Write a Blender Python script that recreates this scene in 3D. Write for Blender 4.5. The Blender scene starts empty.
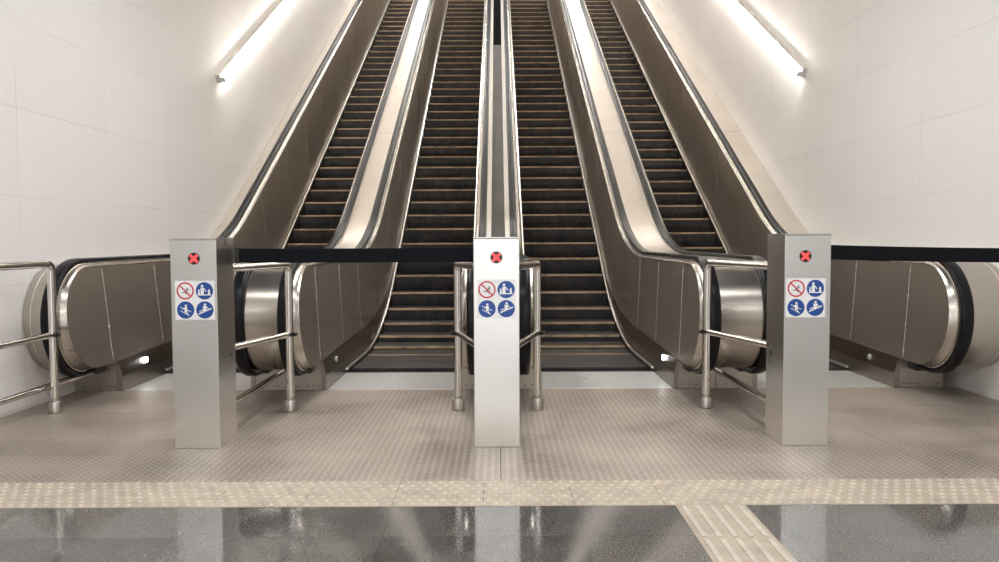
import bpy, bmesh, math, random
from mathutils import Vector, Matrix
random.seed(7)
PI = math.pi
sc = bpy.context.scene
COL = sc.collection

# ------------------------------------------------------------------ camera
cam_d = bpy.data.cameras.new('camera')
cam = bpy.data.objects.new('camera', cam_d); COL.objects.link(cam)
cam_d.sensor_width = 36.0
cam_d.lens = 812 / 999 * 36.0
cam_d.clip_start = 0.05; cam_d.clip_end = 200
cam.matrix_world = (Matrix.Translation((0, 0, 1.17)) @ Matrix.Rotation(math.radians(-0.10), 4, 'Z')
                    @ Matrix.Rotation(math.radians(90 - 3.03), 4, 'X') @ Matrix.Rotation(math.radians(-0.23), 4, 'Z'))
sc.camera = cam

# ------------------------------------------------------------------ world
w = bpy.data.worlds.new('world'); sc.world = w; w.use_nodes = True
w.node_tree.nodes['Background'].inputs[0].default_value = (1.0, 0.985, 0.965, 1)
w.node_tree.nodes['Background'].inputs[1].default_value = 1.25

def area(name, loc, size, power, col=(1, 0.99, 0.975), rot=(0, 0, 0)):
    d = bpy.data.lights.new(name, 'AREA'); d.shape = 'RECTANGLE'
    d.size, d.size_y = size; d.energy = power; d.color = col
    o = bpy.data.objects.new(name, d); COL.objects.link(o)
    o.location = loc; o.rotation_euler = rot
    return o
# hall ceiling luminaires, rows across the hall plus an added lengthwise pair
area('hall_light_and_fill', (0, 3.0, 4.12), (6.0, 0.35), 62)
area('hall_light_and_fill', (-1.2, 6.2, 4.12), (0.3, 2.6), 38)  # this and the next: unseen pair added to brighten the side walls
area('hall_light_and_fill', (1.4, 6.2, 4.12), (0.3, 2.6), 38)
area('hall_light_and_fill', (0, -0.4, 4.12), (12.0, 0.8), 75)
area('hall_light_and_fill', (0, -4.2, 4.12), (15.0, 0.8), 400)
# unseen area lights over the shaft, two rows, added to brighten walls and steps
SL = math.radians(30)
for xx in (-1.65, 1.75):
    for yy, pw in ((9.6, 125), (13.0, 200), (17.5, 250), (22.0, 240)):
        area('shaft_fill', (xx, yy, 4.35 + (yy - 7.6) * 0.5774), (0.3, 2.5), pw, rot=(SL, 0, 0), col=(1, 0.965, 0.92))
sc.view_settings.view_transform = 'Standard'
sc.view_settings.look = 'None'
sc.view_settings.gamma = 1.0
sc.view_settings.use_curve_mapping = False
sc.view_settings.exposure = 0.80

# ------------------------------------------------------------------ materials
class NT:
    def __init__(s, name):
        s.m = bpy.data.materials.new(name); s.m.use_nodes = True
        s.t = s.m.node_tree; s.b = s.t.nodes['Principled BSDF']
    def n(s, kind, **kw):
        nd = s.t.nodes.new(kind)
        for k, v in kw.items():
            if k.startswith('i_'):
                key = k[2:]
                key = int(key) if key.isdigit() else key.replace('_', ' ')
                nd.inputs[key].default_value = v
            else: setattr(nd, k, v)
        return nd
    def l(s, a, b): s.t.links.new(a, b)
    def val(s, x, inp):
        if hasattr(x, 'is_linked') or hasattr(x, 'links'): s.l(x, inp)
        else: inp.default_value = x
    def math(s, op, a, b=0.0, c=None):
        nd = s.n('ShaderNodeMath', operation=op)
        s.val(a, nd.inputs[0]); s.val(b, nd.inputs[1])
        if c is not None: s.val(c, nd.inputs[2])
        return nd.outputs[0]
    def mix(s, f, a, b):
        nd = s.n('ShaderNodeMix', data_type='RGBA')
        s.val(f, nd.inputs[0]); s.val(a, nd.inputs[6]); s.val(b, nd.inputs[7])
        return nd.outputs[2]
    def ramp(s, f, stops):
        nd = s.n('ShaderNodeValToRGB'); cr = nd.color_ramp
        while len(cr.elements) < len(stops): cr.elements.new(0.5)
        for e, (p, c) in zip(cr.elements, stops):
            e.position = p; e.color = c if len(c) == 4 else (*c, 1)
        s.l(f, nd.inputs[0]); return nd.outputs[0]
    def coords(s, scale=(1, 1, 1)):
        tc = s.n('ShaderNodeTexCoord'); mp = s.n('ShaderNodeMapping'); mp.inputs['Scale'].default_value = scale
        s.l(tc.outputs['Object'], mp.inputs[0]); return mp.outputs[0]
    def noise(s, vec, scale, detail=4, rough=0.5):
        nd = s.n('ShaderNodeTexNoise', i_Scale=scale, i_Detail=detail, i_Roughness=rough)
        s.l(vec, nd.inputs['Vector']); return nd.outputs[0]
    def bump(s, h, strength, dist=0.01):
        nd = s.n('ShaderNodeBump', i_Strength=strength, i_Distance=dist)
        s.l(h, nd.inputs['Height']); s.l(nd.outputs[0], s.b.inputs['Normal'])

def metal(name, c1, c2, r0, r1, brush=(1, 1, 1), bscale=60, bump=0.0, metallic=1.0, patch=2.2):
    t = NT(name)
    v = t.coords(); n1 = t.noise(v, patch, 2, 0.5)
    vb = t.coords(brush); n2 = t.noise(vb, bscale, 3)
    f = t.ramp(n1, [(0.1, (0, 0, 0)), (0.9, (1, 1, 1))])
    t.l(t.mix(f, (*c1, 1), (*c2, 1)), t.b.inputs['Base Color'])
    r = n1
    mr = t.n('ShaderNodeMapRange'); t.l(r, mr.inputs[0])
    mr.inputs[1].default_value = 0.0; mr.inputs[2].default_value = 1.0
    mr.inputs[3].default_value = r0; mr.inputs[4].default_value = r1
    t.l(mr.outputs[0], t.b.inputs['Roughness'])
    t.b.inputs['Metallic'].default_value = metallic
    if bump: t.bump(n2, bump, 0.002)
    return t.m

M = {}
M['panel'] = metal('balustrade_steel', (0.40, 0.35, 0.30), (0.47, 0.415, 0.36), 0.27, 0.33, (1, 1, 6), 10, 0, 0.79)
M['deck'] = metal('deck_steel', (0.62, 0.57, 0.51), (0.74, 0.69, 0.63), 0.26, 0.38, (6, 1, 1), 10, 0)
M['drum'] = metal('drum_steel', (0.47, 0.43, 0.385), (0.53, 0.485, 0.44), 0.25, 0.28, (0.5, 6, 6), 14, 0)
M['skirt'] = metal('skirt_steel', (0.26, 0.23, 0.205), (0.36, 0.32, 0.285), 0.26, 0.36, (1, 1, 1), 8, 0)
M['pedestal'] = metal('pedestal_steel', (0.32, 0.29, 0.26), (0.50, 0.46, 0.41), 0.25, 0.5, (1, 1, 1), 14, 0.04)
M['post'] = metal('post_steel', (0.66, 0.65, 0.63), (0.74, 0.73, 0.71), 0.26, 0.30, (1, 1, 30), 10, 0)
M['rail'] = metal('rail_steel', (0.70, 0.67, 0.63), (0.78, 0.75, 0.71), 0.12, 0.15, (1, 1, 1), 6, 0)
M['collar'] = metal('collar_steel', (0.42, 0.39, 0.36), (0.55, 0.51, 0.47), 0.28, 0.4)
M['edge'] = metal('edge_aluminium', (0.80, 0.78, 0.74), (0.9, 0.88, 0.85), 0.25, 0.4)
M['comb'] = metal('comb_aluminium', (0.66, 0.65, 0.62), (0.82, 0.83, 0.82), 0.22, 0.42, (1, 14, 1), 8, 0, 0.5, 12)
M['channel'] = metal('channel_steel', (0.10, 0.098, 0.096), (0.17, 0.165, 0.16), 0.3, 0.42, (1, 1, 1), 8, 0)
M['screw'] = metal('screw_steel', (0.2, 0.18, 0.16), (0.3, 0.28, 0.25), 0.3, 0.4)

def plain(name, c, rough, metallic=0.0, spec=0.5, emit=None, es=0):
    t = NT(name); v = t.coords(); n = t.noise(v, 30, 3)
    a = tuple(x * 0.88 for x in c)
    t.l(t.mix(n, (*a, 1), (*c, 1)), t.b.inputs['Base Color'])
    t.b.inputs['Roughness'].default_value = rough
    t.b.inputs['Metallic'].default_value = metallic
    t.b.inputs['Specular IOR Level'].default_value = spec
    if emit:
        t.b.inputs['Emission Color'].default_value = (*emit, 1); t.b.inputs['Emission Strength'].default_value = es
    return t.m
M['rubber'] = plain('handrail_rubber', (0.008, 0.008, 0.010), 0.30, spec=0.2)
M['dark'] = plain('dark_void', (0.004, 0.004, 0.006), 0.8, spec=0.05)
M['belt'] = plain('belt_webbing', (0.003, 0.0035, 0.007), 0.8, spec=0.2)
M['ring'] = plain('clamp_black', (0.012, 0.012, 0.012), 0.45)
M['white'] = plain('sticker_white', (0.92, 0.92, 0.93), 0.35)
M['blue'] = plain('sticker_blue', (0.012, 0.075, 0.33), 0.35)
M['red'] = plain('sticker_red', (0.62, 0.03, 0.06), 0.35)
M['greyink'] = plain('sticker_grey', (0.20, 0.22, 0.26), 0.35)
M['led'] = plain('red_lamp', (0.7, 0.05, 0.05), 0.4, emit=(1.0, 0.10, 0.10), es=0.5)
M['ledback'] = plain('lamp_black', (0.02, 0.005, 0.005), 0.3)
M['tube'] = plain('tube_glow', (1, 1, 1), 0.4, emit=(1.0, 0.96, 0.9), es=20)
M['housing'] = plain('lamp_housing', (0.80, 0.77, 0.73), 0.4)
M['spot_on'] = plain('spot_lit', (1, 1, 1), 0.3, emit=(0.92, 0.97, 1.0), es=16)
M['spot_off'] = plain('spot_unlit', (0.45, 0.43, 0.4), 0.3)
M['plaster'] = plain('hall_plaster', (0.82, 0.80, 0.78), 0.7)
M['ceil'] = plain('ceiling_paint', (0.72, 0.69, 0.65), 0.8)

def wall_mat(name, z0, y0, s=1):
    t = NT(name)
    tc = t.n('ShaderNodeTexCoord'); sp = t.n('ShaderNodeSeparateXYZ'); t.l(tc.outputs['Object'], sp.inputs[0])
    def line(c, off, per, wd):
        f = t.math('FRACT', t.math('DIVIDE', t.math('SUBTRACT', c, off - per * 40), per))
        d = t.math('MULTIPLY', t.math('ABSOLUTE', t.math('SUBTRACT', f, 0.5)), per)
        return t.math('GREATER_THAN', d, per / 2 - wd)
    hz = line(sp.outputs[2], z0, 0.602, 0.0020); vt = line(sp.outputs[1], y0, 1.26, 0.0024)
    j = t.math('MAXIMUM', hz, vt)
    # per panel tone
    cb = t.n('ShaderNodeCombineXYZ')
    t.l(t.math('FLOOR', t.math('DIVIDE', t.math('SUBTRACT', sp.outputs[2], z0), 0.602)), cb.inputs[0])
    t.l(t.math('FLOOR', t.math('DIVIDE', t.math('SUBTRACT', sp.outputs[1], y0), 1.26)), cb.inputs[1])
    wn = t.n('ShaderNodeTexWhiteNoise'); t.l(cb.outputs[0], wn.inputs['Vector'])
    c = t.mix(wn.outputs[0], (0.82, 0.795, 0.775, 1), (0.845, 0.825, 0.81, 1))
    n = t.noise(tc.outputs['Object'], 1.5, 5)
    c = t.mix(t.math('MULTIPLY', n, 0.25), c, (0.79, 0.76, 0.735, 1))
    brk = t.ramp(t.noise(tc.outputs['Object'], 1.1, 2), [(0.35, (0.1, 0.1, 0.1)), (0.6, (0.75, 0.75, 0.75))])
    c = t.mix(t.math('MULTIPLY', j, brk), c, (0.54, 0.49, 0.45, 1))
    t.l(c, t.b.inputs['Base Color'])
    t.b.inputs['Roughness'].default_value = 0.42
    t.b.inputs['Specular IOR Level'].default_value = 0.25
    return t.m
M['wall_l'] = wall_mat('wall_tiles_left', 0.865, 5.58)
M['wall_r'] = wall_mat('wall_tiles_right', 0.92, 5.62)

def granite():
    t = NT('granite'); tc = t.n('ShaderNodeTexCoord'); o = tc.outputs['Object']
    sp = t.n('ShaderNodeSeparateXYZ'); t.l(o, sp.inputs[0])
    n1 = t.noise(o, 110, 3, 0.8); n2 = t.noise(o, 1.6, 5, 0.65)
    cb = t.n('ShaderNodeCombineXYZ')
    u = t.math('DIVIDE', t.math('SUBTRACT', sp.outputs[0], -0.46 - 8), 0.80)
    v = t.math('DIVIDE', t.math('SUBTRACT', sp.outputs[1], 3.13 - 8), 0.40)
    t.l(t.math('FLOOR', u), cb.inputs[0]); t.l(t.math('FLOOR', v), cb.inputs[1])
    wn = t.n('ShaderNodeTexWhiteNoise'); t.l(cb.outputs[0], wn.inputs['Vector'])
    c = t.ramp(n1, [(0.32, (0.032, 0.031, 0.031)), (0.52, (0.10, 0.096, 0.091)), (0.70, (0.30, 0.29, 0.275))])
    tone = t.mix(wn.outputs[0], (0.55, 0.55, 0.57, 1), (1.1, 1.08, 1.05, 1))
    mm = t.n('ShaderNodeMix', data_type='RGBA', blend_type='MULTIPLY'); mm.inputs[0].default_value = 1
    t.l(c, mm.inputs[6]); t.l(tone, mm.inputs[7])
    dust = t.ramp(n2, [(0.42, (0, 0, 0)), (0.75, (0.5, 0.5, 0.5))])
    c = t.mix(dust, mm.outputs[2], (0.22, 0.21, 0.195, 1))
    def ln(q, wd):
        f = t.math('ABSOLUTE', t.math('SUBTRACT', t.math('FRACT', q), 0.5)); return t.math('GREATER_THAN', f, 0.5 - wd)
    j = t.math('MAXIMUM', ln(u, 0.0025), ln(v, 0.005))
    c = t.mix(t.math('MULTIPLY', j, 0.8), c, (0.05, 0.048, 0.045, 1))
    t.l(c, t.b.inputs['Base Color'])
    t.l(t.ramp(n2, [(0.35, (0.05, 0.05, 0.05)), (0.8, (0.14, 0.14, 0.14))]), t.b.inputs['Roughness'])
    t.b.inputs['Specular IOR Level'].default_value = 0.9
    return t.m
M['granite'] = granite()

def tread():
    t = NT('tread_plate_steel'); tc = t.n('ShaderNodeTexCoord'); o = tc.outputs['Object']
    sp = t.n('ShaderNodeSeparateXYZ'); t.l(o, sp.inputs[0])
    P = 0.038
    u = t.math('DIVIDE', t.math('ADD', sp.outputs[0], 20), P); v = t.math('DIVIDE', t.math('ADD', sp.outputs[1], 20), P)
    par = t.math('MODULO', t.math('ADD', t.math('FLOOR', u), t.math('FLOOR', v)), 2.0)
    fu = t.math('SUBTRACT', t.math('FRACT', u), 0.5); fv = t.math('SUBTRACT', t.math('FRACT', v), 0.5)
    sgn = t.math('MULTIPLY_ADD', par, 2.0, -1.0)
    fv2 = t.math('MULTIPLY', fv, sgn)
    a = t.math('MULTIPLY', t.math('ADD', fu, fv2), 0.707); b = t.math('MULTIPLY', t.math('SUBTRACT', fu, fv2), 0.707)
    d = t.math('SQRT', t.math('ADD', t.math('POWER', t.math('DIVIDE', a, 0.46), 2.0), t.math('POWER', t.math('DIVIDE', b, 0.17), 2.0)))
    h = t.math('SUBTRACT', 1.0, d); h.node.use_clamp = True
    n1 = t.noise(o, 1.3, 6, 0.65); n2 = t.noise(o, 45, 3)
    c = t.ramp(n1, [(0.3, (0.27, 0.225, 0.185)), (0.5, (0.40, 0.345, 0.295)), (0.72, (0.50, 0.44, 0.385))])
    c = t.mix(t.math('MULTIPLY', h, 0.85), c, (0.84, 0.79, 0.72, 1))
    t.l(c, t.b.inputs['Base Color'])
    t.b.inputs['Metallic'].default_value = 0.65
    r = t.math('MULTIPLY_ADD', n1, 0.3, 0.24); r = t.math('MULTIPLY_ADD', n2, 0.12, r)
    t.l(r, t.b.inputs['Roughness'])
    t.bump(t.math('MULTIPLY_ADD', n2, 0.06, h), 0.55, 0.004)
    return t.m
M['tread'] = tread()

def tactile(name, base):
    t = NT(name); o = t.coords(); n = t.noise(o, 7, 6, 0.7); n2 = t.noise(o, 120, 2)
    k = t.math('MULTIPLY_ADD', n2, 0.3, t.math('MULTIPLY', n, 0.7))
    t.l(t.ramp(k, [(0.32, tuple(x * 0.68 for x in base)), (0.55, base), (0.75, tuple(min(1, x * 1.12) for x in base))]), t.b.inputs['Base Color'])
    t.b.inputs['Roughness'].default_value = 0.5
    return t.m
M['tact'] = tactile('tactile_slab', (0.47, 0.395, 0.31))
M['tactdot'] = tactile('tactile_bump', (0.58, 0.52, 0.435))

def step_mat():
    t = NT('step_ribbed'); o = t.coords(); sp = t.n('ShaderNodeSeparateXYZ'); t.l(o, sp.inputs[0])
    wv = t.math('SINE', t.math('MULTIPLY', sp.outputs[0], 2 * PI / 0.018))
    rib = t.math('MULTIPLY_ADD', wv, 0.5, 0.5)
    oi = t.n('ShaderNodeObjectInfo')
    vv = t.n('ShaderNodeVectorMath', operation='ADD'); t.l(o, vv.inputs[0]); t.l(oi.outputs['Location'], vv.inputs[1])
    n = t.noise(vv.outputs[0], 5, 5, 0.7)
    c = t.ramp(n, [(0.3, (0.06, 0.06, 0.064)), (0.7, (0.15, 0.138, 0.127))])
    c = t.mix(t.math('MULTIPLY', rib, 0.75), c, (0.02, 0.02, 0.022, 1))
    t.l(c, t.b.inputs['Base Color']); t.b.inputs['Metallic'].default_value = 0.55
    t.b.inputs['Roughness'].default_value = 0.45
    t.bump(t.math('SUBTRACT', 1.0, rib), 0.5, 0.004)
    return t.m
M['step'] = step_mat()
def nose_mat():
    t = NT('step_edge_paint'); o = t.coords(); oi = t.n('ShaderNodeObjectInfo')
    vv = t.n('ShaderNodeVectorMath', operation='ADD'); t.l(o, vv.inputs[0])
    sc_ = t.n('ShaderNodeVectorMath', operation='SCALE'); t.l(oi.outputs['Location'], sc_.inputs[0]); sc_.inputs['Scale'].default_value = 3.1
    t.l(sc_.outputs[0], vv.inputs[1])
    n = t.noise(vv.outputs[0], 3.5, 5, 0.7)
    t.l(t.ramp(n, [(0.34, (0.20, 0.15, 0.11)), (0.5, (0.44, 0.31, 0.18)), (0.7, (0.60, 0.45, 0.27))]), t.b.inputs['Base Color'])
    t.b.inputs['Roughness'].default_value = 0.5
    return t.m
M['nose'] = nose_mat()

# ------------------------------------------------------------------ helpers
def link(name, bm, mat, parent=None, smooth=False):
    me = bpy.data.meshes.new(name)
    bmesh.ops.recalc_face_normals(bm, faces=bm.faces)
    bm.to_mesh(me); bm.free()
    if smooth:
        for p in me.polygons: p.use_smooth = True
        try: me.set_sharp_from_angle(angle=math.radians(40))
        except Exception: pass
    me.materials.append(mat)
    o = bpy.data.objects.new(name, me); COL.objects.link(o)
    if parent is not None:
        o.parent = parent
        o.location = -Vector(parent['_loc']) if '_loc' in parent else (0, 0, 0)
    return o
def thing(name, label, cat, loc=(0, 0, 0), group=None):
    o = bpy.data.objects.new(name, None); COL.objects.link(o); o.location = loc
    o['label'] = label; o['category'] = cat; o['_loc'] = loc
    if group: o['group'] = group
    return o
def tag(o, label, cat, group=None):
    o['label'] = label; o['category'] = cat
    if group: o['group'] = group
    return o
def struct(name, bm, mat, parent=None):
    o = link(name, bm, mat, parent)
    o['kind'] = 'structure'
    return o
def box(bm, x0, x1, y0, y1, z0, z1, bev=0.0):
    r = bmesh.ops.create_cube(bm, size=1.0)
    vs = r['verts']
    for v in vs:
        v.co = Vector(((x0 + x1) / 2 + v.co.x * (x1 - x0), (y0 + y1) / 2 + v.co.y * (y1 - y0), (z0 + z1) / 2 + v.co.z * (z1 - z0)))
    if bev:
        es = list({e for v in vs for e in v.link_edges})
        bmesh.ops.bevel(bm, geom=es, offset=bev, segments=2, affect='EDGES', profile=0.5)
def nbox(*a, bev=0.0):
    bm = bmesh.new(); box(bm, *a, bev=bev); return bm
def grid(bm, rows, close=False, cap=False):
    """rows: list of lists of points -> quad strips"""
    vr = [[bm.verts.new(p) for p in r] for r in rows]
    for a, b in zip(vr[:-1], vr[1:]):
        n = len(a)
        for i in range(n if close else n - 1):
            j = (i + 1) % n
            try: bm.faces.new((a[i], a[j], b[j], b[i]))
            except ValueError: pass
    if cap:
        bm.faces.new(vr[0]); bm.faces.new(vr[-1])
    return vr
def tube(bm, pts, r, n=14, cap=True):
    pts = [Vector(p) for p in pts]
    rows = []; up = None
    for i, p in enumerate(pts):
        if i == 0: d = pts[1] - p
        elif i == len(pts) - 1: d = p - pts[i - 1]
        else: d = (pts[i + 1] - p).normalized() + (p - pts[i - 1]).normalized()
        d.normalize()
        if up is None:
            up = Vector((0, 0, 1)) if abs(d.z) < 0.9 else Vector((0, 1, 0))
        s = d.cross(up).normalized(); u = s.cross(d).normalized(); up = u
        rows.append([p + (s * math.cos(2 * PI * k / n) + u * math.sin(2 * PI * k / n)) * r for k in range(n)])
    grid(bm, rows, close=True, cap=cap)
def fillet(pts, r, n=6):
    """round the inner corners of a polyline"""
    pts = [Vector(p) for p in pts]; out = [pts[0]]
    for a, b, c in zip(pts[:-2], pts[1:-1], pts[2:]):
        d1 = (a - b).normalized(); d2 = (c - b).normalized()
        p1 = b + d1 * r; p2 = b + d2 * r
        for k in range(n + 1):
            t = k / n
            out.append(p1 * (1 - t) ** 2 + b * 2 * t * (1 - t) + p2 * t * t)
    out.append(pts[-1]); return out

# ------------------------------------------------------------------ escalator path
Y0, R0, YEND, NC = 9.23, 4.6, 27.0, 5.95         # corner of pitch line, radius, far end, newel centre
L0 = R0 * math.tan(math.radians(15)); YF = Y0 - L0
TN = math.tan(SL)
def base_pts(ystart=6.04, dense=True):
    """samples along pitch path: (Y, Z, angle)"""
    out = []
    n = 6
    for i in range(n): out.append((ystart + (YF - ystart) * i / n, 0.0, 0.0))
    for i in range(17):
        a = SL * i / 16; out.append((YF + R0 * math.sin(a), R0 * (1 - math.cos(a)), a))
    ya, za = out[-1][0], out[-1][1]
    m = 16
    for i in range(1, m + 1):
        y = ya + (YEND - ya) * i / m; out.append((y, za + (y - ya) * TN, SL))
    return out
def off(p, h): return (p[0] - math.sin(p[2]) * h, p[1] + math.cos(p[2]) * h)
BP = base_pts()
def pitch_z(y):
    if y <= YF: return 0.0
    if y <= YF + R0 * math.sin(SL): return R0 - math.sqrt(R0 * R0 - (y - YF) ** 2)
    return (y - Y0) * TN
def lerp_tab(x, tab):
    if x <= tab[0][0]: return tab[0][1]
    for (a, va), (b, vb) in zip(tab[:-1], tab[1:]):
        if x <= b: return va + (vb - va) * (x - a) / (b - a)
    return tab[-1][1]
SEAM = [(6.2, 0.235), (7.6, 0.27), (8.6, 0.27), (9.4, 0.20), (10.3, 0.07), (11, 0.05)]
ZC = 0.60                                          # newel centre height

# ------------------------------------------------------------------ room shell
def wall(name, x0, x1, ya, yb, mat, top=None):
    bm = bmesh.new()
    # wall following the sloped shaft: outline extruded in X
    ol = [(ya, -0.3), (8, -0.3), (YEND + 1, (YEND - 8) * TN - 1.2), (YEND + 1, 4.6 + (YEND + 1 - 7.6) * TN), (7.6, 4.6), (ya, 4.6)]
    a = [bm.verts.new((x0, y, z)) for y, z in ol]; b = [bm.verts.new((x1, y, z)) for y, z in ol]
    bm.faces.new(a); bm.faces.new(b)
    for i in range(len(ol)):
        j = (i + 1) % len(ol); bm.faces.new((a[i], a[j], b[j], b[i]))
    return struct(name, bm, mat)
WL, WR = -3.27, 3.56
wall('wall_left', WL - 0.3, WL, 0.8, 0, M['wall_l'])
wall('wall_right', WR, WR + 0.3, 0.8, 0, M['wall_r'])
bm = bmesh.new()
prof = [(-7.0, 4.2), (7.6, 4.2), (7.6 + (YEND + 1 - 7.6), 4.45 + (YEND + 1 - 7.6) * TN)]
grid(bm, [[(-9, y, z) for y, z in prof], [(9, y, z) for y, z in prof]])
bmesh.ops.solidify(bm, geom=bm.faces[:], thickness=-0.2)
struct('ceiling', bm, M['ceil'])
for a_, b_, c_, d_ in ((-9, -2.6, -0.1, 4.4), (2.6, 9, -0.1, 4.4), (-2.6, 2.6, 2.9, 4.4)):  # middle gap added so world light brightens the front of the middle post
    struct('wall_back', nbox(a_, b_, -7.3, -7.0, c_, d_), M['plaster'])
struct('wall_hall_left', nbox(-9.2, -9, -7, 1.2, -0.1, 4.4), M['plaster'])
struct('wall_hall_right', nbox(9, 9.2, -7, 1.2, -0.1, 4.4), M['plaster'])
struct('wall_front_left', nbox(-9, -3.27, 0.8, 1.1, -0.1, 4.4), M['plaster'])
struct('wall_front_right', nbox(3.56, 9, 0.8, 1.1, -0.1, 4.4), M['plaster'])
struct('wall_far', nbox(-3.6, 3.9, YEND + 0.6, YEND + 0.9, 7, 17), M['dark'])  # unseen end wall, coloured black to give the steel dark reflections

fl = struct('floor', nbox(-9, 9, -7, 3.49, -0.2, 0.0), M['granite'])
light_block = struct('floor', nbox(-3.6, 3.9, 3.53, 12, -0.6, -0.42), M['dark'])  # unseen dark sheet below the plates, kept to block light

# steel tread plates laid as separate sheets
def plate(x0, x1, y0, y1, par):
    bm = nbox(x0 + 0.0015, x1 - 0.0015, y0 + 0.0015, y1 - 0.0015, -0.2, 0.0, bev=0.0012)
    return bm
tp = struct('floor', plate(WL, 0.01, 3.862, 4.70, None), M['tread'])
for r in ((0.01, 2.2, 3.862, 4.70), (WL, 2.2, 4.70, 5.49), (2.2, WR, 3.862, 4.26), (2.2, WR, 4.26, 5.08),
          (2.2, WR, 5.08, 5.49), (WL, WR, 5.49, 6.25)):
    link('tread_plate', plate(*r, None), M['tread'], tp)

# tactile paving
ts = bmesh.new()
x = WL
k = 0
while x < WR:
    x1 = min(x + 0.40, WR); box(ts, x + 0.001, x1 - 0.001, 3.492, 3.860, -0.2, 0.002, bev=0.001); x = x1
tact = tag(link('tactile_paving', ts, M['tact']), 'long beige tactile paving strip with raised studs along the steel floor', 'tactile paving')
bd = bmesh.new()
x = WL + 0.03; k = 0
while x < WR - 0.02:
    for j in range(7):
        y = 3.518 + j * 0.0525
        xx = x + (0.0 if j % 2 == 0 else 0.026)
        c0 = [(xx + 0.0135 * math.cos(a * PI / 4), y + 0.0135 * math.sin(a * PI / 4), 0.0015) for a in range(8)]
        c1 = [(xx + 0.009 * math.cos(a * PI / 4), y + 0.009 * math.sin(a * PI / 4), 0.0065) for a in range(8)]
        v = grid(bd, [c0, c1], close=True); bd.faces.new(v[-1])
    x += 0.052
link('stud_pattern', bd, M['tactdot'], tact)
gs = bmesh.new()
y = 3.49
while y > 0.4:
    box(gs, 0.77, 1.075, y - 0.399, y - 0.001, -0.02, 0.003, bev=0.001); y -= 0.40
guide = tag(link('guide_strip', gs, M['tact']), 'beige guiding strip with lengthwise ridges running across the dark granite', 'tactile paving')
gb = bmesh.new()
for i in range(5):
    xx = 0.80 + i * 0.061
    y = 3.49
    while y > 0.4:
        box(gb, xx - 0.011, xx + 0.011, y - 0.385, y - 0.015, 0.002, 0.0075, bev=0.002); y -= 0.40
link('ridge_pattern', gb, M['tactdot'], guide)

# ------------------------------------------------------------------ escalators
# (left skirt, right skirt, first nose on the slope, outward offsets to handrail left/right)
ESC = [dict(l=-2.90, r=-1.91, ph=11.15, hl=0.185, hr=0.115, lab='escalator on the far left, running up beside the left wall'),
       dict(l=-1.33, r=-0.32, ph=11.15, hl=0.14, hr=0.145, lab='escalator just left of the middle post, behind the black barrier belt'),
       dict(l=0.335, r=1.355, ph=11.15, hl=0.155, hr=0.13, lab='escalator just right of the middle post, with no belt across it'),
       dict(l=2.00, r=3.06, ph=11.38, hl=0.125, hr=0.155, lab='escalator on the far right, running up beside the right wall')]
def path_at(s):
    """point on pitch path by arc length from the flat end"""
    if s <= 0: return YF + s, 0.0
    if s <= R0 * SL:
        a = s / R0; return YF + R0 * math.sin(a), R0 * (1 - math.cos(a))
    d = s - R0 * SL
    y = YF + R0 * math.sin(SL) + d * math.cos(SL); return y, (y - Y0) * TN
def s_of(y): return R0 * SL + (y - YF - R0 * math.sin(SL)) / math.cos(SL)
PITCH = 0.4075
def step_mesh(w):
    bm = bmesh.new()
    pr = [(0.0, 0.0), (0.0, -0.018), (0.006, -0.05), (0.018, -0.11), (0.040, -0.17), (0.065, -0.215), (0.392, -0.06), (0.396, 0.0)]
    a = [(-w / 2, y, z) for y, z in pr]; b = [(w / 2, y, z) for y, z in pr]
    grid(bm, [a, b], close=True, cap=True)
    return bm
def nose_mesh(w):
    return nbox(-w / 2 + 0.01, w / 2 - 0.01, -0.003, 0.022, -0.020, 0.0025)

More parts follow.
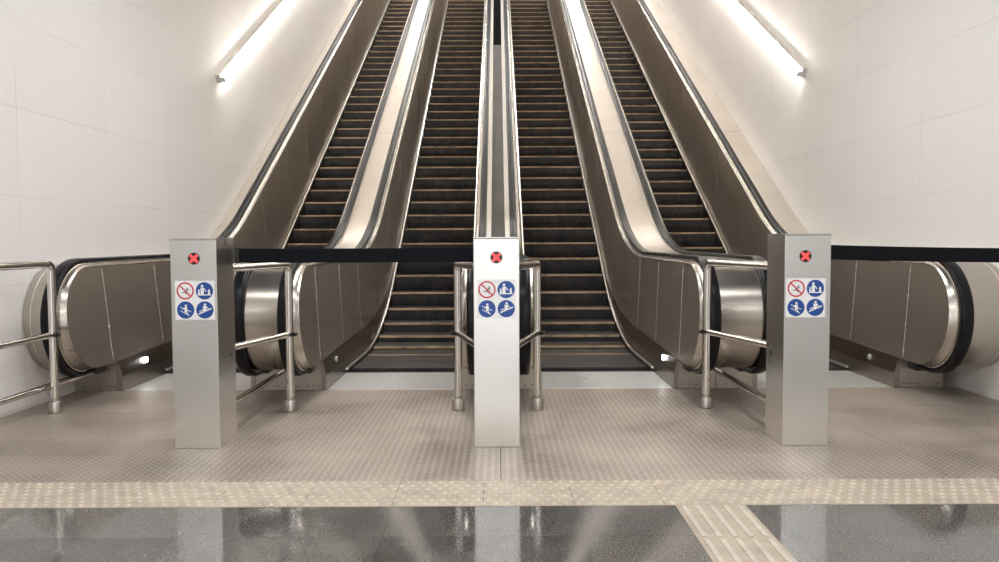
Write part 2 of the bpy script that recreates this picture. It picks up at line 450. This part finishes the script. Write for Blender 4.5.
def side(E, root, x0, s, hoff, lit=None):
    """one side of an escalator. s=+1 for outward = +X"""
    X = lambda d: x0 + s * d
    ie = hoff - 0.078                                # inner top edge
    be = hoff - 0.045
    pl = lambda h: 0.018 + (ie - 0.018) * max(0, min(1, (h - 0.05) / 0.91))
    # skirt (with the taller flared part at the landing)
    bm = bmesh.new(); rows = []
    pts = [(6.222, 0, 0), (6.6, 0, 0)] + [p for p in BP if p[0] > 6.7]
    for p in pts:
        hs = lerp_tab(p[0], SEAM)
        low = -0.33 if p[0] > 7.0 else 0.002
        o = []
        for (d, h) in ((0.0, low), (0.0, 0.03), (0.0, hs * 0.5), (pl(hs) * 0.9, hs), (pl(hs) + 0.012, hs + 0.004), (pl(hs) + 0.012, low)):
            y, z = off(p, h); o.append((X(d), y, z))
        rows.append(o)
    grid(bm, rows, close=True, cap=True)
    sk = link('skirt_panel', bm, M['skirt'], root)
    # bright edge strip along the steps
    bm = bmesh.new(); rows = []
    for p in [(7.06, 0, 0)] + [p for p in BP if p[0] > 7.1]:
        rows.append([(X(d), *off(p, h)) for d, h in ((0.004, 0.022), (-0.014, 0.024), (-0.014, 0.040), (0.004, 0.042))])
    grid(bm, rows, close=True, cap=True)
    link('edge_strip', bm, M['edge'], root)
    # inner panel with the rounded end
    bm = bmesh.new()
    rD = 0.368
    cx = NC
    arc = []
    for i in range(25):
        a = PI / 2 + PI * i / 24
        arc.append((cx + rD * math.cos(a), ZC + rD * math.sin(a)))
    fpoly = arc + [(6.232, 0.235)] + [(6.232, 0.966)]
    bm.faces.new([bm.verts.new((X(pl(z)), y, z)) for y, z in arc + [(6.232, ZC - rD), (6.232, ZC + rD)]])
    rows = []
    ptsP = [(6.232, 0, 0)] + [p for p in BP if p[0] > 6.3]
    for p in ptsP:
        hs = max(lerp_tab(p[0], SEAM), 0.0)
        if p[0] < 6.5: hs = ZC - rD
        rows.append([(X(pl(h)), *off(p, h)) for h in (hs, hs + (0.966 - hs) / 2, 0.966)])
    grid(bm, rows)
    pan = link('balustrade_panel', bm, M['panel'], root)
    # rounded bevel between panel and handrail guide, running round the newel
    bm = bmesh.new(); rows = []
    prof = [(pl(0.966) - 0.002, 0.366), (pl(0.966) - 0.004, 0.372), (ie + 0.002, 0.381), (ie + 0.009, 0.386), (be - 0.004, 0.390), (be, 0.398), (hoff - 0.02, 0.402)]
    for i in range(21):
        a = -PI / 2 - 0.45 + (-PI) * (i / 20) + 0.45 * (i / 20) if False else -PI / 2 - PI * i / 20
        # i=0 bottom, i=20 top
        zz = lambda r: ZC + r * math.sin(a)
        rows.append([(X(d if k > 1 else pl(ZC + r * math.sin(a)) - 0.002 - 0.002 * k), cx + r * math.cos(a), ZC + r * math.sin(a)) for k, (d, r) in enumerate(prof)])
    rows = rows
    for p in BP[1:]:
        rows.append([(X(d), *off(p, ZC + r)) for d, r in prof])
    grid(bm, rows)
    link('top_moulding', bm, M['drum'], root, smooth=True)
    # joint strips with screws on the panel
    k = 0
    yj = 6.16
    jb = []
    while yj < 21:
        jb.append(yj); yj += 0.93 if yj < 8 else 1.18
    for yj in jb:
        bm = bmesh.new()
        zt = None
        # vertical joint: find top/bottom z of the panel at this Y
        a = math.atan(0)
        zl = lambda h: pitch_z(yj + math.sin(ang(yj)) * h) + math.cos(ang(yj)) * h
        def zh(h):
            # z of offset curve h at Y=yj (search)
            best = None
            for q in range(len(BP) - 1):
                a0 = off(BP[q], h); a1 = off(BP[q + 1], h)
                if a0[0] <= yj <= a1[0]:
                    t = (yj - a0[0]) / (a1[0] - a0[0]); return a0[1] + (a1[1] - a0[1]) * t
            return h
        hb = lerp_tab(yj, SEAM) + 0.02
        zb, zt = zh(hb), zh(0.955)
        wd = 0.0035 if yj < 9.2 else 0.0022
        p0 = [(X(pl(hb) + dd), yj + e, zb) for dd, e in ((0.002, -wd), (-0.0025, 0), (0.002, wd))]
        p1 = [(X(pl(0.955) + dd), yj + e, zt) for dd, e in ((0.002, -wd), (-0.0025, 0), (0.002, wd))]
        grid(bm, [p0, p1], close=True)
        if yj < 9.2:
            for f in (0.06, 0.36, 0.66, 0.94):
                zc = zb + (zt - zb) * f; xc = X(pl(hb + (0.955 - hb) * f) - 0.002)
                bmesh.ops.create_icosphere(bm, subdivisions=1, radius=0.010, matrix=Matrix.Translation((xc, yj, zc)) @ Matrix.Diagonal((0.4, 1, 1, 1)))
        link('joint_strip', bm, M['edge'] if yj < 9.2 else M['screw'], pan)
    # small spot near the comb
    bm = bmesh.new()
    bmesh.ops.create_cone(bm, cap_ends=True, segments=24, radius1=0.024, radius2=0.022, depth=0.012,
                          matrix=Matrix.Translation((X(-0.001 + 0.006), 6.66, 0.18)) @ Matrix.Rotation(-s * PI / 2, 4, 'Y'))
    lens = link('skirt_light', bm, M['spot_on'] if lit else M['spot_off'], root)
    if lit: lens['label'] = 'lit white round skirt light'
    # handrail: comes down the slope, round the newel and back into the pedestal
    bm = bmesh.new(); rows = []
    sec = []
    for k in range(16):
        a = 2 * PI * k / 16
        cx_, sz = math.cos(a), math.sin(a)
        sec.append((0.043 * math.copysign(abs(cx_) ** 0.6, cx_), 0.018 * math.copysign(abs(sz) ** 0.7, sz)))
    Rh = 0.417
    cl = []
    for yy in (6.35, 6.2): cl.append(((yy, ZC - Rh), (0, -1)))
    for i in range(29):
        a = -PI / 2 - PI * i / 28; cl.append(((NC + Rh * math.cos(a), ZC + Rh * math.sin(a)), (math.cos(a), math.sin(a))))
    for p in BP[1:]:
        cl.append((off(p, ZC + Rh), (-math.sin(p[2]), math.cos(p[2]))))
    for (y, z), (ny, nz) in cl:
        rows.append([(X(hoff + a), y + ny * b, z + nz * b) for a, b in sec])
    grid(bm, rows, close=True, cap=True)
    hr = link('handrail', bm, M['rubber'], root, smooth=True)
    # black inlet boot where the handrail enters
    bm = nbox(X(hoff) - 0.055, X(hoff) + 0.055, 6.10, 6.235, 0.15, 0.225, bev=0.015)
    link('handrail_inlet', bm, M['ring'], root)
    # steel guide under handrail on both sides
    bm = bmesh.new()
    for dd in (-0.040, 0.040):
        rows = []
        for p in BP:
            rows.append([(X(hoff + dd + e), *off(p, h)) for e, h in ((-0.007, 0.985), (-0.007, 1.003), (0.007, 1.003), (0.007, 0.985))])
        grid(bm, rows, close=True, cap=True)
    link('handrail_guide', bm, M['edge'], root)
def ang(y):
    if y <= YF: return 0
    if y <= YF + R0 * math.sin(SL): return math.asin((y - YF) / R0)
    return SL

GROUP = 'escalators side by side'
for ei, E in enumerate(ESC):
    xc = (E['l'] + E['r']) / 2; wd = E['r'] - E['l'] - 0.012
    root = thing('escalator', E['lab'], 'escalator', (xc, 7.04, 0), GROUP)
    side(E, root, E['l'], -1, E['hl'], lit=(ei == 0))
    side(E, root, E['r'], +1, E['hr'], lit=(ei == 2))
    # comb plate on the landing
    cp = bmesh.new()
    box(cp, E['l'] + 0.002, E['r'] - 0.002, 6.252, 7.04, -0.19, 0.001, bev=0.001)
    comb = link('comb_plate', cp, M['comb'], root)
    tb = bmesh.new(); x = E['l'] + 0.03
    while x < E['r'] - 0.03:
        box(tb, x - 0.0035, x + 0.0035, 7.03, 7.085, -0.01, 0.004); x += 0.018
    link('comb_teeth', tb, M['skirt'], comb)
    # steps
    sN = s_of(E['ph'])
    k0 = -int((sN - (7.0 - YF)) / PITCH)
    sm = nm = None
    k = k0
    while True:
        y, z = path_at(sN + k * PITCH)
        if y > YEND - 0.5: break
        y -= 0; zz = z - 0.004
        if sm is None:
            st = link('step', step_mesh(wd), M['step'], root); nz = link('step_edge', nose_mesh(wd), M['nose'], st)
            nz.location = (0, 0, 0)
            sm = st; nm = nz
        else:
            st = sm.copy(); COL.objects.link(st); st.parent = root
            if y > 7.95: nz = nm.copy(); COL.objects.link(nz); nz.parent = st
        st.location = (0, y - 7.04, zz)
        k += 1
    bpy.data.objects.remove(nm)          # the flat steps have lost their painted edge
    # dark truss pan under the steps
    bm = bmesh.new()
    rows = [[(E['l'] - 0.02, *off(p, -0.32)), (E['r'] + 0.02, *off(p, -0.32))] for p in BP if p[0] > 6.9]
    grid(bm, rows)
    link('truss_pan', bm, M['dark'], root)

# ------------------------------------------------------------------ decks, newel drums and pedestals between and beside the escalators
def rowscrews(ped, xs, y, zs):
    first = None
    for x in xs:
        for z in zs:
            if first is None:
                bm = bmesh.new()
                bmesh.ops.create_cone(bm, cap_ends=True, segments=10, radius1=0.0085, radius2=0.006, depth=0.006, matrix=Matrix.Rotation(PI / 2, 4, 'X'))
                first = link('screw', bm, M['screw']); o = first
            else:
                o = first.copy(); COL.objects.link(o)
            o.parent = ped
            o.location = Vector((x, y, z))
def deck(x0, x1, label, screws, channel=None):
    """x0,x1: lateral extent of the deck = handrail guides' outer faces"""
    root = thing('balustrade_deck', label, 'escalator deck', ((x0 + x1) / 2, 6.3, 0), 'steel decks between and beside the escalators')
    L = Vector(root['_loc'])
    bm = bmesh.new(); rows = []
    rr = 0.388
    xs_ = [x0, x1]
    if channel is None:
        for p in BP[4:]: rows.append([(x0, *off(p, 0.984)), (x1, *off(p, 0.984)), (x1, *off(p, 0.90)), (x0, *off(p, 0.90))])
        grid(bm, rows, close=True, cap=True)
        link('deck_panel', bm, M['deck'], root)
        # cover strip joints
        jj = 10.9
        while jj < 21:
            za = (jj - Y0) * TN + 0.984 / math.cos(SL)
            for xb in (x0 + 0.055, x1 - 0.055 if x1 < 3.3 else x1 - 0.02):
                if x1 - x0 < 0.12: continue
                bm = bmesh.new()
                bmesh.ops.create_icosphere(bm, subdivisions=1, radius=0.009, matrix=Matrix.Translation((xb, jj, za)))
                link('deck_bolt', bm, M['screw'], root)
            jj += 1.2
        jj = 9.6
        while jj < 22:
            z = pitch_z(jj + 0.5 * 0.984) + 0.984 * math.cos(SL)
            if jj > 10.4:
                ya, za = jj, (jj - Y0) * TN + 0.984 / math.cos(SL)
                bm = bmesh.new()
                grid(bm, [[(x0 + 0.045, ya, za + 0.0015), (x1 - 0.045 if x1 < 3.3 else x1, ya, za + 0.0015)], [(x0 + 0.045, ya + 0.008, za + 0.008 * TN + 0.0015), (x1 - 0.045 if x1 < 3.3 else x1, ya + 0.008, za + 0.008 * TN + 0.0015)]])
                link('deck_joint', bm, M['screw'], root)
            jj += 2.35
    else:
        c0, c1 = channel
        for (a, b) in ((x0, c0), (c1, x1)):
            bm = bmesh.new(); rows = []
            for p in BP[4:]: rows.append([(a, *off(p, 0.984)), (b, *off(p, 0.984)), (b, *off(p, 0.80)), (a, *off(p, 0.80))])
            grid(bm, rows, close=True, cap=True)
            link('deck_panel', bm, M['edge'], root)
        bm = bmesh.new(); rows = []
        for p in [q for q in BP[4:] if q[0] < 17.0]: rows.append([(c0, *off(p, 0.83)), (c1, *off(p, 0.83)), (c1, *off(p, 0.80)), (c0, *off(p, 0.80))])
        grid(bm, rows, close=True, cap=True)
        link('channel_floor', bm, M['channel'], root)
        bm = bmesh.new(); rows = []
        for p in BP[4:]: rows.append([(c0, *off(p, 0.79)), (c1, *off(p, 0.79))])
        grid(bm, rows)
        link('channel_dark_reflection', bm, M['dark'], root)  # black colour stands in for the dark reflection beyond the channel floor
    # drum
    bm = bmesh.new(); rows = []
    for i in range(33):
        a = -PI / 2 - PI * i / 32; rows.append([(x0 - 0.0, NC + rr * math.cos(a), ZC + rr * math.sin(a)), (x1, NC + rr * math.cos(a), ZC + rr * math.sin(a))])
    for yy in (6.6, BP[4][0] + 0.02): rows.append([(x0, yy, ZC + rr), (x1, yy, ZC + rr)])
    v = grid(bm, rows)
    ends = [[r[0] for r in v], [r[1] for r in v]]
    for e in ends:
        y_l = e[-1].co.y
        nb = bm.verts.new((e[0].co.x, y_l, 0.23)); nb2 = bm.verts.new((e[0].co.x, 6.3, 0.21))
        bm.faces.new(e + [nb, nb2])
    dr = link('newel_drum', bm, M['drum'], root, smooth=True)
    # rim bands round the drum
    bm = bmesh.new()
    for xr in ([x0 + 0.05, x1 - 0.05] if x1 - x0 > 0.2 and channel is None else [x0 + 0.05]):
        rows = []
        for i in range(33):
            a = -PI / 2 - PI * i / 32
            rows.append([(xr + e, NC + (rr + h) * math.cos(a), ZC + (rr + h) * math.sin(a)) for e, h in ((-0.002, -0.001), (-0.002, 0.0015), (0.002, 0.0015), (0.002, -0.001))])
        grid(bm, rows, close=True, cap=True)
    if channel is None: link('drum_rim', bm, M['edge'], dr)
    else: bm.free()
    return root
def pedestal(root, x0, x1, sx, plates=1):
    L = Vector(root['_loc'])
    n = plates
    for i in range(n):
        a = x0 + (x1 - x0) * i / n; b = x0 + (x1 - x0) * (i + 1) / n
        ped = link('pedestal_plate', nbox(a + 0.001, b - 0.001, 6.225, 6.60, 0.001, 0.232, bev=0.002), M['pedestal'], root)
        xs = [x for x in sx if a < x < b]
        rowscrews(ped, xs, 6.223, [0.035])
OFFW = 0.0
d = deck(WL + 0.004, ESC[0]['l'] - ESC[0]['hl'] + 0.075 - 0.03, 'narrow steel balustrade deck along the left wall with a rounded drum end', None)
pedestal(d, WL + 0.004, ESC[0]['l'] - 0.035, (-3.2, -3.14, -3.07, -3.0, -2.965))
d = deck(ESC[0]['r'] + ESC[0]['hr'] - 0.04, ESC[1]['l'] - ESC[1]['hl'] + 0.04, 'polished steel deck and drum between the two left-hand escalators', None)
pedestal(d, ESC[0]['r'] + 0.035, ESC[1]['l'] - 0.035, (-1.84, -1.8, -1.7, -1.62, -1.55, -1.48, -1.43, -1.39), 2)
d = deck(ESC[1]['r'] + ESC[1]['hr'] - 0.04, ESC[2]['l'] - ESC[2]['hl'] + 0.04, 'narrow middle deck with a dark open channel, behind the middle post', None, channel=(-0.078, 0.083))
pedestal(d, ESC[1]['r'] + 0.035, ESC[2]['l'] - 0.035, (-0.25, -0.2, -0.14, 0.03, 0.16, 0.205, 0.26), 3)
d = deck(ESC[2]['r'] + ESC[2]['hr'] - 0.04, ESC[3]['l'] - ESC[3]['hl'] + 0.04, 'polished steel deck and drum between the two right-hand escalators', None)
pedestal(d, ESC[2]['r'] + 0.035, ESC[3]['l'] - 0.035, (1.42, 1.47, 1.53, 1.6, 1.68, 1.76, 1.84, 1.92), 2)
d = deck(ESC[3]['r'] + ESC[3]['hr'] - 0.045, WR - 0.004, 'wide steel balustrade deck along the right wall with a broad drum end', None)
pedestal(d, ESC[3]['r'] + 0.035, WR - 0.12, (3.13, 3.16, 3.19, 3.22, 3.25, 3.4), 1)

# ------------------------------------------------------------------ wall lamps along the slope
def wall_lamp(xw, s, ya, za, length, label):
    root = thing('wall_lamp', label, 'lamp', (xw, ya, za), 'linear lamps on the side walls')
    root.rotation_euler = (SL, 0, 0)
    def lk(n, bm, m, par=root):
        o = link(n, bm, m); o.parent = par; return o
    a, b = sorted((0.0, s * 0.056)); 
    hs = lk('lamp_housing', nbox(a, b, 0, length, -0.052, 0.052, bev=0.004), M['housing'])
    bm = bmesh.new()
    tube(bm, [(s * 0.074, 0.03, -0.014), (s * 0.074, length - 0.03, -0.014)], 0.026, 16)
    lk('light_tube', bm, M['tube'])
    for yy in (0.012, length - 0.012):
        bm = nbox(*sorted((s * 0.04, s * 0.108)), yy - 0.012, yy + 0.012, -0.040, 0.016, bev=0.003); lk('end_cap', bm, M['housing'])
wall_lamp(WL, 1, 9.55, 3.03, 14.0, 'glowing white linear lamp sloping up the left wall')
wall_lamp(WR, -1, 9.45, 3.05, 14.0, 'glowing white linear lamp sloping up the right wall')

# ------------------------------------------------------------------ access posts
def disc(bm, x, z, r, y, n=28, th=0.0006):
    v = [bm.verts.new((x + r * math.cos(2 * PI * k / n), y, z + r * math.sin(2 * PI * k / n))) for k in range(n)]
    f = bm.faces.new(v)
    r_ = bmesh.ops.extrude_face_region(bm, geom=[f])
    for e in r_['geom']:
        if isinstance(e, bmesh.types.BMVert): e.co.y -= th
def poly(bm, pts, y, th=0.0006):
    v = [bm.verts.new((p[0], y, p[1])) for p in pts]
    f = bm.faces.new(v)
    r_ = bmesh.ops.extrude_face_region(bm, geom=[f])
    for e in r_['geom']:
        if isinstance(e, bmesh.types.BMVert): e.co.y -= th
def stroke(bm, a, b, w, y, th=0.0006):
    d = Vector((b[0] - a[0], b[1] - a[1])); n = Vector((-d.y, d.x)).normalized() * w / 2
    poly(bm, [(a[0] + n.x, a[1] + n.y), (b[0] + n.x, b[1] + n.y), (b[0] - n.x, b[1] - n.y), (a[0] - n.x, a[1] - n.y)], y, th)
def ring(bm, x, z, r0, r1, y, n=32, th=0.0006):
    rows = []
    for k in range(n + 1):
        c, s_ = math.cos(2 * PI * k / n), math.sin(2 * PI * k / n)
        rows.append([(x + r0 * c, y, z + r0 * s_), (x + r0 * c, y - th, z + r0 * s_), (x + r1 * c, y - th, z + r1 * s_), (x + r1 * c, y, z + r1 * s_)])
    grid(bm, rows, close=True)
def post(xc, yf, label, led_x, st_x, ph=1.168):
    hw = 0.128; dp = 0.295
    root = thing('access_post', label, 'post', (xc, yf + dp / 2, 0), 'access posts in a row before the escalators')
    L = Vector(root['_loc'])
    body = link('post_body', nbox(xc - hw, xc + hw, yf, yf + dp, 0, ph, bev=0.004), M['post'], root)
    link('post_cap', nbox(xc - hw - 0.001, xc + hw + 0.001, yf - 0.001, yf + dp + 0.001, ph, ph + 0.008, bev=0.002), M['post'], root)
    # side screw seen on the inner faces
    for s in (-1, 1):
        bm = bmesh.new()
        bmesh.ops.create_cone(bm, cap_ends=True, segments=12, radius1=0.010, radius2=0.010, depth=0.006,
                              matrix=Matrix.Translation((xc + s * hw, yf + 0.20, 0.50)) @ Matrix.Rotation(PI / 2, 4, 'Y'))
        link('lock_hole', bm, M['ring'], root)
    # round signal lamp with a red cross
    lx, lz = xc + led_x, 1.063
    bm = bmesh.new(); disc(bm, lx, lz, 0.0335, yf - 0.0002, th=0.0016)
    lamp = link('signal_lamp', bm, M['ledback'], root); lamp['label'] = 'round black signal lamp'
    bm = bmesh.new()
    for sg in (-1, 1):
        for k in range(-2, 3):
            for j in range(-1, 2):
                u = k * 0.0115; v_ = j * 0.0068
                px = lx + (u - sg * v_) * 0.7071; pz = lz + (u * sg + v_) * 0.7071
                disc(bm, px, pz, 0.0030, yf - 0.0019, 8, 0.0012)
        stroke(bm, (lx - 0.021, lz - sg * 0.021), (lx + 0.021, lz + sg * 0.021), 0.009, yf - 0.0019, 0.0006)
    link('red_cross', bm, M['led'], lamp)
    # pictogram sticker
    sx, sz = xc + st_x, 0.832
    y1, y2, y3 = yf - 0.0004, yf - 0.0014, yf - 0.0022
    bm = bmesh.new(); poly(bm, [(sx - 0.110, sz - 0.108), (sx + 0.110, sz - 0.108), (sx + 0.110, sz + 0.108), (sx - 0.110, sz + 0.108)], y1, 0.0008)
    st = link('pictogram_sticker', bm, M['white'], root); st['label'] = 'white sticker with four round pictograms'
    cx0, cx1, cz0, cz1 = sx - 0.0530, sx + 0.0535, sz + 0.0525, sz - 0.0540
    R = 0.0480
    dsc = []
    for c in ((cx1, cz0), (cx0, cz1), (cx1, cz1)):
        bm = bmesh.new(); disc(bm, *c, R, y2 + 0.0001)
        link('mandatory_disc', bm, M['blue'], st)
    bm = bmesh.new(); ring(bm, cx0, cz0, R - 0.008, R, y2 + 0.0001)
    stroke(bm, (cx0 - 0.031, cz0 + 0.031), (cx0 + 0.031, cz0 - 0.031), 0.0072, y3)
    link('prohibition_ring', bm, M['red'], st)
    # grey figure under the bar : small dog like / barefoot child outline
    bm = bmesh.new()
    disc(bm, cx0 + 0.012, cz0 + 0.012, 0.0055, y2, 10)
    stroke(bm, (cx0 + 0.010, cz0 + 0.006), (cx0 - 0.002, cz0 - 0.008), 0.008, y2 - 0.0001)
    stroke(bm, (cx0 - 0.002, cz0 - 0.008), (cx0 - 0.018, cz0 - 0.012), 0.005, y2 - 0.0002)
    stroke(bm, (cx0 - 0.002, cz0 - 0.008), (cx0 + 0.010, cz0 - 0.018), 0.005, y2 - 0.0003)
    stroke(bm, (cx0 + 0.010, cz0 + 0.006), (cx0 + 0.022, cz0 + 0.000), 0.004, y2 - 0.0004)
    link('barred_figure', bm, M['greyink'], st)
    bm = bmesh.new()
    # adult with pushchair / child and dog
    x, z = cx1, cz0
    disc(bm, x - 0.012, z + 0.026, 0.0075, y3, 12)
    poly(bm, [(x - 0.021, z + 0.017), (x - 0.003, z + 0.017), (x - 0.003, z - 0.020), (x - 0.021, z - 0.020)], y3 - 0.0001)
    stroke(bm, (x - 0.004, z + 0.014), (x + 0.010, z - 0.004), 0.005, y3 - 0.0002)
    disc(bm, x - 0.030, z + 0.002, 0.0050, y3 - 0.0003, 10)
    poly(bm, [(x - 0.035, z - 0.004), (x - 0.025, z - 0.004), (x - 0.025, z - 0.022), (x - 0.035, z - 0.022)], y3 - 0.0003)
    poly(bm, [(x - 0.036, z - 0.020), (x + 0.036, z - 0.020), (x + 0.036, z - 0.026), (x - 0.036, z - 0.026)], y3 - 0.0004)
    poly(bm, [(x + 0.020, z + 0.004), (x + 0.030, z + 0.010), (x + 0.033, z - 0.020), (x + 0.020, z - 0.020)], y3 - 0.0005)
    link('white_figure', bm, M['white'], st); bm = bmesh.new()
    # hold the handrail
    x, z = cx0, cz1
    disc(bm, x + 0.002, z + 0.024, 0.0065, y3, 12)
    poly(bm, [(x - 0.007, z + 0.016), (x + 0.010, z + 0.016), (x + 0.008, z - 0.014), (x - 0.005, z - 0.014)], y3 - 0.0001)
    stroke(bm, (x - 0.028, z + 0.016), (x + 0.030, z - 0.010), 0.0035, y3 - 0.0002)
    stroke(bm, (x - 0.028, z - 0.004), (x + 0.022, z - 0.032), 0.0035, y3 - 0.0003)
    stroke(bm, (x - 0.016, z + 0.002), (x - 0.004, z + 0.012), 0.004, y3 - 0.0004)
    stroke(bm, (x + 0.004, z - 0.010), (x + 0.014, z - 0.026), 0.005, y3 - 0.0005)
    link('white_figure', bm, M['white'], st); bm = bmesh.new()
    # stand facing forward on the slope
    x, z = cx1, cz1
    disc(bm, x + 0.002, z + 0.030, 0.0070, y3, 12)
    poly(bm, [(x - 0.010, z + 0.022), (x + 0.013, z + 0.022), (x + 0.008, z - 0.004), (x - 0.008, z - 0.012)], y3 - 0.0001)
    poly(bm, [(x - 0.034, z - 0.018), (x + 0.038, z + 0.012), (x + 0.038, z + 0.005), (x - 0.034, z - 0.026)], y3 - 0.0002)
    stroke(bm, (x - 0.030, z - 0.008), (x - 0.010, z + 0.000), 0.005, y3 - 0.0003)
    stroke(bm, (x + 0.010, z + 0.018), (x + 0.022, z + 0.006), 0.004, y3 - 0.0004)
    link('white_figure', bm, M['white'], st)
    return root
post(-1.686, 4.495, 'left steel access post with a pale red cross lamp and pictogram sticker', 0.004, 0.005)
post(-0.009, 4.495, 'middle steel access post standing in front of the central deck', 0.0, 0.0)
post(1.717, 4.495, 'right steel access post, belt running from it to the right wall', -0.014, -0.010, 1.180)

# ------------------------------------------------------------------ guard rails
def collar(root, x, y):
    bm = bmesh.new()
    rows = []
    for z, r in ((0, 0.040), (0.004, 0.044), (0.070, 0.044), (0.078, 0.040), (0.080, 0.027), (0.100, 0.027)):
        rows.append([(x + r * math.cos(2 * PI * k / 24), y + r * math.sin(2 * PI * k / 24), z) for k in range(24)])
    grid(bm, rows, close=True, cap=True)
    link('floor_collar', bm, M['collar'], root, smooth=True)
def clamp(root, x, y, z):
    bm = bmesh.new()
    tube(bm, [(x, y, z - 0.013), (x, y, z + 0.013)], 0.034, 18)
    bmesh.ops.create_uvsphere(bm, u_segments=10, v_segments=8, radius=0.013, matrix=Matrix.Translation((x + (0.042 if x < 0 else -0.042) * (1 if abs(x) > 1 else -1), y, z)))
    link('rail_clamp', bm, M['ring'], root, smooth=True)
def railing(x, y, ex, ey, lx, label, low=True):
    root = thing('guard_rail', label, 'railing', (x, y, 0), 'guard rails beside the access posts')
    dz = 1.000
    bm = bmesh.new()
    tube(bm, fillet([(x, y, 0.01), (x, y, dz), (ex, ey, dz)], 0.05), 0.0265, 18)
    link('upright_and_top_rail', bm, M['rail'], root, smooth=True)
    dv = Vector((ex - x, ey - y)).normalized()
    bm = bmesh.new(); tube(bm, [(x + dv.x * 0.0, y + dv.y * 0.0, 0.525), (ex, ey, 0.525)], 0.022, 16)
    link('middle_rail', bm, M['rail'], root, smooth=True)
    clamp(root, x, y, 0.525); collar(root, x, y)
    if low:
        bm = bmesh.new(); tube(bm, [(lx, 6.224, 0.17), (lx, ey, 0.17)], 0.022, 16)
        link('low_rail', bm, M['rail'], root, smooth=True)
        bm = bmesh.new(); tube(bm, [(lx, 6.222, 0.17), (lx, 6.205, 0.17)], 0.04, 18)
        link('rail_flange', bm, M['rail'], root, smooth=True)
railing(-1.415, 5.48, -1.592, 4.802, -1.62, 'steel guard rail with black clamp, joining the left access post')
railing(1.425, 5.53, 1.622, 4.802, 1.64, 'steel guard rail joining the right access post, before a polished drum')
railing(-0.275, 5.50, -0.115, 4.802, 0, 'steel guard rail on the left side of the middle access post', low=False)
railing(0.265, 5.50, 0.10, 4.802, 0, 'steel guard rail on the right side of the middle access post', low=False)
# long one along the left wall
root = thing('guard_rail', 'long steel guard rail in front of the left wall, cut by the frame', 'railing', (-3.0, 5.46, 0))
bm = bmesh.new(); tube(bm, fillet([(-3.005, 5.46, 0.01), (-3.005, 5.46, 1.010), (-3.04, 2.6, 1.010), (-3.04, 2.6, 0.01)], 0.05), 0.0265, 18)
link('upright_and_top_rail', bm, M['rail'], root, smooth=True)
bm = bmesh.new(); tube(bm, [(-3.005, 5.46, 0.53), (-3.04, 2.6, 0.53)], 0.022, 16); link('middle_rail', bm, M['rail'], root, smooth=True)
bm = bmesh.new(); tube(bm, [(-3.07, 6.224, 0.17), (-3.09, 2.6, 0.17)], 0.022, 16); link('low_rail', bm, M['rail'], root, smooth=True)
clamp(root, -3.005, 5.46, 0.53); collar(root, -3.005, 5.46); collar(root, -3.04, 2.6)

# ------------------------------------------------------------------ barrier belts
def belt(xa, ya, za, xb, yb, zb, sag, label):
    bm = bmesh.new(); rows = []
    n = 24; h = 0.042
    for i in range(n + 1):
        t = i / n; x = xa + (xb - xa) * t; y = ya + (yb - ya) * t; z = za + (zb - za) * t - sag * 4 * t * (1 - t)
        rows.append([(x, y - 0.002, z - h), (x, y + 0.002, z - h), (x, y + 0.002, z + h), (x, y - 0.002, z + h)])
    grid(bm, rows, close=True, cap=True)
    root = thing('barrier_belt', label, 'barrier belt', ((xa + xb) / 2, (ya + yb) / 2, za), 'black barrier belts')
    link('belt', bm, M['belt'], root)
    for (x, y, z) in ((xa, ya, za), (xb, yb, zb)):
        link('belt_clip', nbox(x - 0.012, x + 0.012, y - 0.006, y + 0.006, z - h - 0.004, z + h + 0.004, bev=0.002), M['ring'], root)
belt(-1.545, 4.81, 1.072, -0.12, 4.816, 1.072, 0.002, 'black barrier belt stretched between the left and middle posts')
belt(1.855, 4.72, 1.083, WR - 0.012, 4.72, 1.055, 0.008, 'black barrier belt stretched from the right post to the right wall')

for o in bpy.data.objects:
    if '_loc' in o: del o['_loc']
